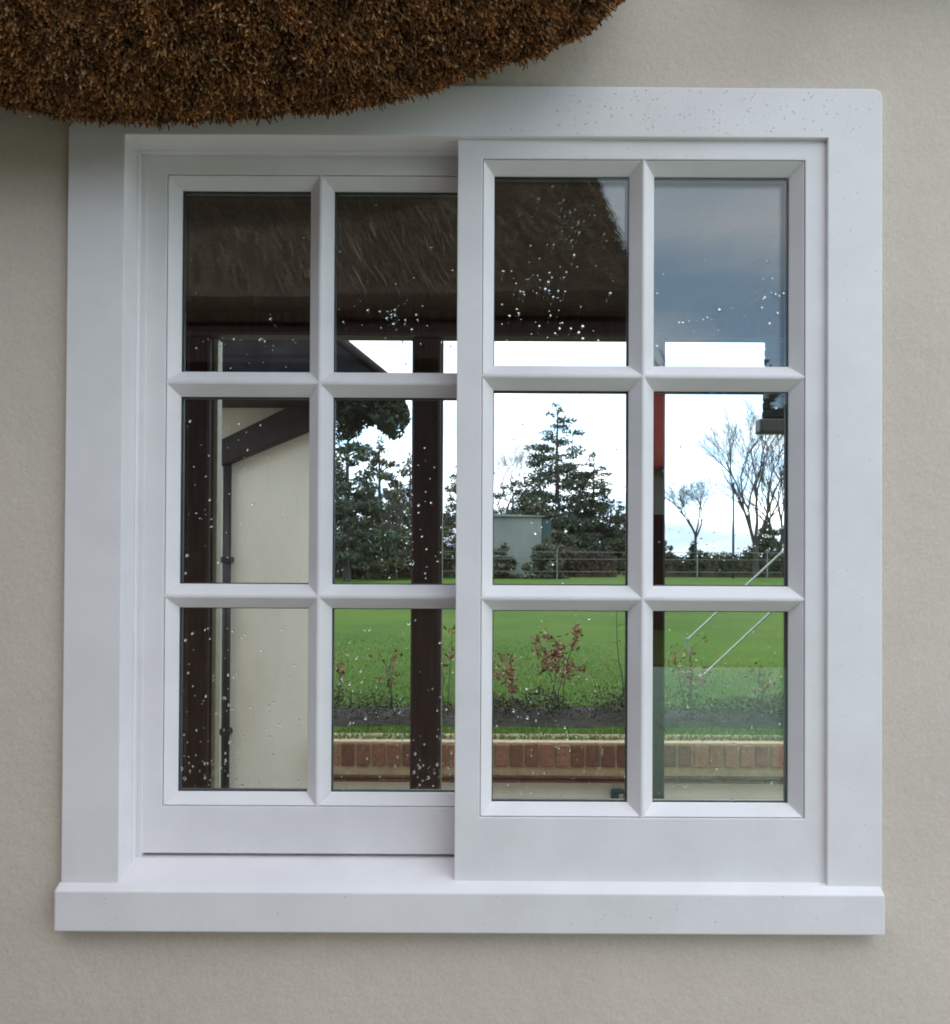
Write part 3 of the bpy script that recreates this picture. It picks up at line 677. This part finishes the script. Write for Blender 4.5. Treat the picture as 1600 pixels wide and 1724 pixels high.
at(MB().hexa([(lx-.028, qy-.09, lz-.045), (lx+.028, qy-.09, lz-.045), (lx+.028, qy-.034, lz-.045), (lx-.028, qy-.034, lz-.045), (lx-.042, qy-.104, lz+.035), (lx+.042, qy-.104, lz+.035), (lx+.042, qy-.02, lz+.035), (lx-.042, qy-.02, lz+.035)]).build('lamp_body', M_PIPE, bevel=0.004), ln)
at(MB().box(lx+.036, qx + 0.002, qy-.07, qy-.054, lz-.01, lz+.01).build('bracket', M_PIPE), ln)
at(MB().box(qx, qx + 0.06, qy-.09, qy - 0.001, lz-.06, lz+.06).build('back_plate', M_PIPE, bevel=0.004), ln)
at(MB().box(lx-.03, lx+.03, qy-.09, qy-.034, lz-.070, lz-.0455).build('lamp_base', M_TRIM, bevel=0.004), ln)
at(MB().hexa([(lx-.046, qy-.108, lz+.0355), (lx+.046, qy-.108, lz+.0355), (lx+.046, qy-.016, lz+.0355), (lx-.046, qy-.016, lz+.0355), (lx-.012, qy-.074, lz+.07), (lx+.012, qy-.074, lz+.07), (lx+.012, qy-.05, lz+.07), (lx-.012, qy-.05, lz+.07)]).build('lamp_cap', M_PIPE), ln)

# guy ropes pegged into the lawn, running up to a pole beside the outbuilding
def rope(p0, D0, p1, D1, lab):
    a_, b_ = P(*p0, D0), P(*p1, D1)
    t = empty('guy_rope', a_); tag(t, lab, 'rope', 'white guy ropes over the lawn')
    pts = [a_.lerp(b_, k / 160) for k in range(161)]
    r = [0.0062 + 0.0030 * (k % 2) for k in range(161)]
    at(MB().tube(pts, r, 6).build('line', M_ROPE, smooth=True), t)
    at(MB().tube([a_ + Vector((-0.012, 0, 0.012)), a_ + Vector((0.015, 0, -0.12))], [0.011, 0.006], 6).build('peg', M_GREY), t)
rope((1158, 1077), 6.6, (1460, 797), 5.5, 'upper white rope slanting across the lawn to the dark outbuilding')
rope((1183, 1138), 5.9, (1460, 880), 5.5, 'lower white rope slanting across the lawn, below the other rope')

rp = P(1463, 770, 5.5)
tag(MB().box(rp.x - 0.005, rp.x + 0.09, rp.y - 0.05, rp.y + 0.05, LZ - 0.2, rp.z + 0.1).build('rope_post', M_WOOD, bevel=0.008), 'timber post behind the outbuilding corner holding the white ropes', 'post')
# ------------------------------------------------------------------ far garden: fence, hedge, shed, trees
fn = empty('wire_fence', (0, 48, LZ)); tag(fn, 'grey post and rail fence along the far edge of the lawn', 'fence')
FDp = 48.0
for py2 in (929, 941, 962):
    z = Z(py2, FDp); at(MB().tube([(-16, FDp - FD, z), (18, FDp - FD, z + 0.02)], 0.015, 5).build('rail', M_FENCE), fn)
for k in range(9):
    x = -15.7 + 4.1 * k; at(MB().box(x - 0.03, x + 0.03, FDp - FD - 0.10, FDp - FD - 0.04, LZ - 0.1, Z(924, FDp)).build('post', M_FENCE), fn)

def clumps(mb, blobs, n, size, rg, aspect=1.3):
    tot = sum(b_[3] * b_[4] * b_[5] for b_ in blobs) ** 1.0
    ws = [(b_[3] * b_[4] * b_[5]) ** 0.75 for b_ in blobs]; W = sum(ws)
    for b_, w_ in zip(blobs, ws):
        for _ in range(int(n * w_ / W)):
            d = Vector((rg.gauss(0,1), rg.gauss(0,1), rg.gauss(0,1))).normalized() * (rg.random() ** 0.45)
            mb.leaf((b_[0] + d.x * b_[3], b_[1] + d.y * b_[4], b_[2] + d.z * b_[5]), size * rg.uniform(0.6, 1.4), rg, aspect)
def hedge(name, x0, x1, D, h, lab, m, seed, n):
    rg = random.Random(seed); y = D - FD; t = empty(name, ((x0 + x1) / 2, y, LZ)); tag(t, lab, 'hedge')
    bl = []
    k = x0
    while k < x1:
        hh = h * rg.uniform(0.85, 1.12); bl.append((k, y + rg.gauss(0, 0.15), LZ + hh * 0.48, 0.55, 0.6, hh * 0.52)); k += 0.5
    mb = MB(); clumps(mb, bl, n, 0.11, rg); at(mb.build('foliage', m), t)
    at(MB().box(x0, x1, y - 0.3, y + 0.3, LZ - 0.1, LZ + h * 0.7).build('twig_mass', M_HEDGE), t)
hedge('winter_hedge', -18, 10.0, 58, 2.1, 'clipped brown winter hedge below the conifers', M_HEDGE, 51, 16000)
hedge('winter_hedge', 11.2, 27, 60, 1.75, 'low dark hedge below the bare trees', M_YEW, 52, 12000)

sd_ = empty('pale_shed', (0, 52, LZ)); tag(sd_, 'pale flat-roofed shed half hidden by the conifers', 'shed')
SD = 52.0; sx0, sx1 = X(812, SD), X(912, SD); sz1 = Z(867, SD)
at(MB().box(sx0, sx1, SD - FD, SD - FD + 3, LZ - 0.2, sz1 - 0.1).build('wall', M_SHED), sd_)
at(MB().box(sx1 + 0.003, sx1 + 0.65, SD - FD + 0.3, SD - FD + 3, LZ - 0.2, sz1 - 0.25).build('side_bay', M_TEAL), sd_)
at(MB().hexa([(sx0 - 0.2, SD - FD - 0.2, sz1 - 0.098), (sx1 + 0.2, SD - FD - 0.2, sz1 - 0.098), (sx1 + 0.2, SD - FD + 3.2, sz1 - 0.098), (sx0 - 0.2, SD - FD + 3.2, sz1 - 0.098), (sx0 - 0.2, SD - FD - 0.2, sz1 + 0.10), (sx1 + 0.2, SD - FD - 0.2, sz1 - 0.04), (sx1 + 0.2, SD - FD + 3.2, sz1 - 0.04), (sx0 - 0.2, SD - FD + 3.2, sz1 + 0.10)]).build('roof', M_SHED), sd_)

def tree_trunk(mb, base, h, r, rg, lean=0.0, n=7):
    pts = []; p = Vector(base); rad = []
    for k in range(n + 1):
        pts.append(p.copy()); rad.append(r * (1 - 0.82 * k / n)); p = p + Vector((lean * h / n + rg.gauss(0, 0.02) * h / n, rg.gauss(0, 0.02) * h / n, h / n))
    mb.tube(pts, rad, 8); return pts
def conifer(px, D, top, wid, lab, seed, m, n=7000, gap=0.15, lo=0.12, leaf=0.13):
    rg = random.Random(seed); x = X(px, D); y = D - FD; h = Z(top, D) - LZ
    t = empty('conifer_tree', (x, y, LZ)); tag(t, lab, 'conifer', 'evergreen trees beyond the lawn')
    mt = MB(); pts = tree_trunk(mt, (x, y, LZ - 0.2), h * 0.97, 0.018 * h + 0.06, rg)
    bl = []; lev = int(h * 1.9)
    for k in range(lev):
        f = lo + (1 - lo) * k / lev; z = LZ + h * f
        rad = wid * (1 - f) ** 0.72 * rg.uniform(0.75, 1.15) + 0.25
        for q in range(max(4, int(9 * (1 - f) + 3))):
            if rg.random() < gap: continue
            a_ = rg.random() * 6.283; L_ = rad * rg.uniform(0.55, 1.08)
            c = Vector((x + math.cos(a_) * L_ * 0.72, y + math.sin(a_) * L_ * 0.72, z + rg.gauss(0, 0.18) + 0.12 * L_))
            bl.append((c.x, c.y, c.z, L_ * 0.36 + 0.15, L_ * 0.36 + 0.15, 0.16 + 0.07 * L_))
            if rg.random() < 0.35: mt.tube([(x, y, z - 0.1), c], [0.06, 0.02], 4, False)
    bl.append((x, y, LZ + h * 0.985, 0.25, 0.25, 0.45))
    mc = MB(); clumps(mc, bl, n, leaf, rg, 1.6)
    at(mt.build('trunk', M_BARK), t); at(mc.build('crown', m), t)
conifer(940, 74, 682, 6.2, 'tallest dark conifer with an open pointed crown', 61, M_CONIF, 26000, 0.30, 0.10, 0.12)
conifer(1000, 72, 762, 4.2, 'rounded evergreen leaning against the tallest conifer', 62, M_YEW, 17000, 0.12, 0.04, 0.11)
conifer(862, 76, 805, 5.4, 'low spreading evergreen above the pale shed', 63, M_OLIVE, 15000, 0.12, 0.05, 0.11)
conifer(905, 70, 838, 5.2, 'broad dark evergreen in front of the tallest conifer', 66, M_OLIVE, 15000, 0.04, 0.02)
conifer(1042, 82, 845, 3.0, 'short dark evergreen beside the half hidden post', 67, M_YEW, 5000, 0.05, 0.02)
conifer(585, 40, 700, 2.6, 'pine tree close to the lean-to eave, with gaps in its crown', 64, M_CONIF, 10000, 0.34, 0.12, 0.09)
conifer(640, 46, 745, 2.6, 'feathery pine between the lean-to and the middle post', 65, M_OLIVE, 11000, 0.28, 0.04, 0.10)
conifer(690, 52, 770, 2.8, 'bushy evergreen behind the middle post', 68, M_OLIVE, 11000, 0.18, 0.02, 0.10)
conifer(560, 50, 760, 3.0, 'dark evergreen behind the pine at the lean-to', 69, M_OLIVE, 6000, 0.2, 0.02, 0.11)
conifer(772, 54, 790, 1.9, 'narrow olive evergreen seen beside the front sash stile', 70, M_OLIVE, 6000, 0.05, 0.02, 0.10)

def bare_tree(px, D, top, lab, seed, spread=0.55, depth=6, r0=0.22, trunk_f=0.3, cat='bare tree', droop=0.0):
    rg = random.Random(seed); x = X(px, D); y = D - FD; h = Z(top, D) - LZ
    t = empty('bare_tree', (x, y, LZ)); tag(t, lab, cat, 'leafless trees beyond the lawn')
    mt = MB(); mc = MB()
    mt.tube([(x, y, LZ - 0.2), (x + rg.gauss(0, .05), y, LZ + h * trunk_f)], [r0, r0 * 0.75], 7, False)
    def grow(p, d, L_, r, k):
        if k == 0: return
        r = max(r, 0.006)
        q = p + d * L_; mid = p.lerp(q, 0.5) + Vector((rg.gauss(0, .04), rg.gauss(0, .04), rg.gauss(0, .03))) * L_
        (mt if k >= depth - 1 else mc).tube([p, mid, q], [r, r * 0.85, r * 0.66], 5 if k > 3 else 3, False)
        nb = 3 if rg.random() < 0.62 else 2
        for i in range(nb):
            ax = Vector((rg.gauss(0,1), rg.gauss(0,1), rg.gauss(0,0.4))).normalized()
            nd_ = (d + ax * spread * rg.uniform(0.5, 1.2) + Vector((0, 0, 0.14 - droop))).normalized()
            grow(q if i < 2 else mid, nd_, L_ * rg.uniform(0.64, 0.84), r * 0.60, k - 1)
    base = Vector((x, y, LZ + h * trunk_f))
    for i in range(4):
        a_ = 6.283 * i / 4 + rg.random(); sp = spread * (0.25 if i == 0 else 0.9)
        d = Vector((math.cos(a_) * sp, math.sin(a_) * sp, 1)).normalized(); grow(base - Vector((0, 0, 0.1 * i)), d, h * (1 - trunk_f) * 0.30, r0 * 0.58, depth)
    at(mt.build('trunk', M_BARK), t); at(mc.build('crown', M_TWIG), t)
bare_tree(1172, 62, 798, 'small rounded leafless tree in front of the pale sky', 71, 0.75, 8, 0.13, 0.42, droop=0.02)
bare_tree(1272, 56, 684, 'large leafless tree forking low behind the lantern', 72, 0.52, 8, 0.22, 0.20)
bare_tree(1312, 60, 745, 'leafless tree at the outer edge next to the outbuilding', 73, 0.5, 7, 0.17, 0.2)
bare_tree(852, 90, 738, 'pale leafless tree left of the tallest conifer', 74, 0.7, 8, 0.16, 0.35)
bare_tree(668, 44, 800, 'thin pale leafless tree in front of the feathery pine', 75, 0.5, 5, 0.10, 0.3)
conifer(1288, 64, 880, 2.4, 'low dark bush under the large leafless tree', 76, M_YEW, 5000, 0.05, 0.0)
conifer(1168, 66, 918, 1.3, 'round dark shrub at the foot of the small leafless tree', 77, M_YEW, 3000, 0.05, 0.0)
conifer(1120, 80, 915, 2.2, 'low hazy shrub beside the half hidden post', 78, M_OLIVE, 3000, 0.05, 0.0)
conifer(918, 49, 912, 1.2, 'bushy shrub in front of the pale shed', 79, M_OLIVE, 3500, 0.05, 0.0, 0.09)
conifer(850, 49.5, 925, 1.0, 'low shrub at the foot of the pale shed', 80, M_OLIVE, 2600, 0.05, 0.0, 0.09)
pl = MB().tube([(X(1235, 55), 55 - FD, LZ - 0.1), (X(1235, 55), 55 - FD, Z(812, 55))], [0.09, 0.06], 8)
pl_o = empty('lamp_pole', (X(1235, 55), 55 - FD, LZ)); tag(pl_o, 'thin dark upright pole between the two leafless trees', 'pole')
at(pl.build('pole', M_POLE, smooth=True), pl_o)
at(MB().box(X(1235, 55) - 0.10, X(1235, 55) + 0.10, 55 - FD - 0.1, 55 - FD + 0.1, Z(812, 55), Z(812, 55) + 0.06).build('cap', M_POLE), pl_o)

# ------------------------------------------------------------------ the court behind the camera, mirrored in the glass
ct = empty('thatched_cottage', (-3, -4.2, 0)); tag(ct, 'thatched cottage with dark timber front, mirrored in the upper panes', 'cottage')
EY, EZ = -3.5, 3.17; S = Vector((0, -math.cos(R(50)), math.sin(R(50)))); LEN = 4.2
def vx_(t): return 0.93 - 0.055 * t - 0.018 * t * t
mb = MB(); NR = 14
for k in range(NR + 1):
    t = LEN * k / NR; p = Vector((0, EY, EZ)) + S * t
    mb.v += [(-8, p.y, p.z), (vx_(t), p.y, p.z), (vx_(t), p.y - 0.10, p.z - 0.12), (-8, p.y - 0.10, p.z - 0.12)]
for k in range(NR):
    for q in range(4): a_ = 4*k + q; b_ = 4*k + (q+1) % 4; mb.f.append((a_, b_, b_+4, a_+4))
mb.f += [(0,3,2,1), tuple(4*NR + q for q in range(4))]
at(mb.build('thatch', noisy('weathered_thatch', [(0.3, (0.085, 0.050, 0.030)), (0.7, (0.17, 0.105, 0.065))], 9, 0.95, 40, 0.02, stretch=(2.4, 0.5, 0.5))), ct)
mb = MB().box(-8, 0.8, -9.0, -8.7, 0, 6.2); mb.hexa([(-8, -6.4, 6.0), (0.5, -6.4, 6.0), (0.5, -6.1, 6.0), (-8, -6.1, 6.0), (-8, -6.4, 6.35), (0.3, -6.4, 6.35), (0.3, -6.1, 6.35), (-8, -6.1, 6.35)])
at(mb.build('ridge', M_CORE), ct)
rg = random.Random(81); mb = MB(); nrm = Vector((0, math.sin(R(50)), math.cos(R(50))))
for _ in range(15000):
    t = 0.18 + rg.random() * 3.0; x = vx_(t) + 0.03 - abs(rg.gauss(0, 1)) * 1.2 if rg.random() < 0.75 else rg.uniform(-6, 0.9)
    p = Vector((x, EY, EZ)) + S * t + nrm * rg.uniform(0.0, 0.03)
    d = (-S + Vector((0.34 + rg.gauss(0, 0.10), 0, 0)) + nrm * rg.gauss(0.03, 0.04)).normalized(); L_ = rg.uniform(0.10, 0.30); q = p + d * L_
    if q.x > vx_(t) + 0.04: continue
    u = d.cross(nrm).normalized() * rg.uniform(0.0022, 0.0055)
    mb.add([p - u, p + u, q + u * 0.4, q - u * 0.4, (p + nrm * 0.006)], [(0,1,4), (1,2,4), (2,3,4), (3,0,4)])
for _ in range(2600):                        # fringe along the eave
    x = rg.uniform(-6, 0.93); p = Vector((x, EY - rg.random() * 0.10, EZ - rg.random() * 0.10)); q = p + Vector((rg.gauss(0, .015), 0.02, -rg.uniform(0.005, 0.02)))
    mb.add([p + Vector((-.004, 0, 0)), p + Vector((.004, 0, 0)), q], [(0, 1, 2)])
o = mb.build('straw', M_STRAW); o['kind'] = 'stuff'; at(o, ct)
at(MB().box(-7.8, 1.06, -4.05, -3.76, 0, 3.34).build('timber_front', M_DARK), ct)
at(MB().box(-7.9, 1.05, -3.755, -3.64, 2.80, 3.04).build('eave_beam', M_WOOD, bevel=0.01), ct)
at(MB().box(-7.8, 0.75, -8.69, -4.051, 0, 3.3).build('rear_body', M_DARK), ct)

# patio of stone slabs beside the cottage
pt = empty('patio', (3, -6, 0)); tag(pt, kind='structure')
rg = random.Random(91)
base_slab = None
for i in range(9):
    for j in range(15):
        x = 1.45 + 0.606 * i; y = -1.9 - 0.606 * j
        if base_slab is None:
            base_slab = MB().box(-0.30, 0.30, -0.30, 0.30, 0.0, 0.045).build('paving_slab', M_SLAB, bevel=0.006); s_ = base_slab
        else:
            s_ = base_slab.copy(); sc.collection.objects.link(s_)
        s_.parent = pt; s_.location = (x - 3, y + 6, rg.uniform(0.002, 0.006))
tag(MB().box(-30, 60, -60, -11.2, 0.004, 0.03).build('back_lawn', M_LAWN), kind='structure')

# red-roofed house further back
rh = empty('tiled_house', (6.5, -19, 0)); tag(rh, 'cream house with a steep red tiled roof, mirrored faintly in the glass', 'house')
hx0, hx1_ = 4.10, 6.3; hyf = -18.0
at(MB().box(hx0 + 0.1, hx1_ - 0.1, hyf - 5, hyf, 0, 4.0).build('wall', M_CREAM), rh)
at(MB().box(hx0 + 0.09, hx1_ - 0.09, hyf + 0.001, hyf + 0.05, 0, 2.75).build('plinth', M_WOOD), rh)
for k in range(16):
    z = 3.85 + 0.145 * k; y = hyf + 0.35 - 0.19 * k
    at(MB().hexa([(hx0, y - 0.2, z), (hx1_, y - 0.2, z), (hx1_, y, z - 0.05), (hx0, y, z - 0.05), (hx0, y - 0.24, z + 0.20), (hx1_, y - 0.24, z + 0.20), (hx1_, y, z + 0.02), (hx0, y, z + 0.02)]).build('tile_course', M_REDTILE), rh)
at(MB().prism([(hyf - 0.1, 3.9), (hyf - 2.3, 5.4), (hyf - 4.9, 3.9)], 'x', hx0 + 0.12, hx1_ - 0.12).build('gable', M_CREAM), rh)
for k in range(1):
    x = hx0 + 0.7
    wn = at(MB().box(x, x + 0.9, hyf + 0.052, hyf + 0.09, 1.0, 2.2).build('window', M_TEAL), rh)
# leafless tree by that house
def back_tree(x, y, h, lab, seed):
    rg = random.Random(seed); t = empty('bare_tree', (x, y, 0)); tag(t, lab, 'bare tree', 'leafless trees mirrored in the glass')
    mt = MB(); mc = MB(); mt.tube([(x, y, -0.1), (x, y, h * 0.3)], [0.2, 0.15], 7, False)
    def grow(p, d, L_, r, k):
        if k == 0: return
        q = p + d * L_; (mt if k > 4 else mc).tube([p, q], [r, r * 0.66], 4, False)
        for i in range(3):
            nd_ = (d + Vector((rg.gauss(0, .5), rg.gauss(0, .5), rg.gauss(0, .3) + 0.1))).normalized(); grow(q, nd_, L_ * 0.75, r * 0.6, k - 1)
    for i in range(3): grow(Vector((x, y, h * 0.3)), Vector((rg.gauss(0, .4), rg.gauss(0, .4), 1)).normalized(), h * 0.22, 0.12, 5)
    at(mt.build('trunk', M_BARK), t); at(mc.build('crown', M_TWIG), t)
back_tree(4.6, -22.5, 8.2, 'leafless tree rising behind the red tiled house', 95)

def tall_hedge(x0, x1, y, h, lab, seed):
    rg = random.Random(seed); t = empty('tall_hedge', ((x0 + x1) / 2, y, 0)); tag(t, lab, 'hedge')
    bl = []; k = x0
    while k < x1:
        hh = h * rg.uniform(0.9, 1.06)
        for q in range(5): bl.append((k + rg.gauss(0, .15), y + rg.gauss(0, 0.2), hh * (0.1 + 0.19 * q), 0.55, 0.7, hh * 0.14))
        k += 0.6
    mb = MB(); clumps(mb, bl, 16000, 0.12, rg); at(mb.build('foliage', M_YEW), t)
    at(MB().box(x0, x1, y - 0.4, y + 0.3, -0.1, h * 0.82).build('inner_mass', M_YEW), t)
tall_hedge(5.1, 15, -16.0, 5.9, 'tall dark evergreen hedge in front of the red tiled house, mirrored in the glass', 97)


# timber screen added out of view to shade the window's left side
ps = empty('shade_screen', (-1.42, -0.5, 0)); tag(ps, 'brown timber screen added out of view beside the window to shade it', 'screen')
for k in range(8):
    at(MB().box(-1.47 + 0.002 * (k % 2), -1.42 + 0.002 * (k % 2), -0.135 * (k + 1) + 0.012, -0.135 * k + 0.008, 0.0, 2.3).build('board', M_OAK, bevel=0.004), ps)
at(MB().box(-1.50, -1.39, -1.20, -1.08, 0.0, 2.4).build('post', M_OAK, bevel=0.008), ps)
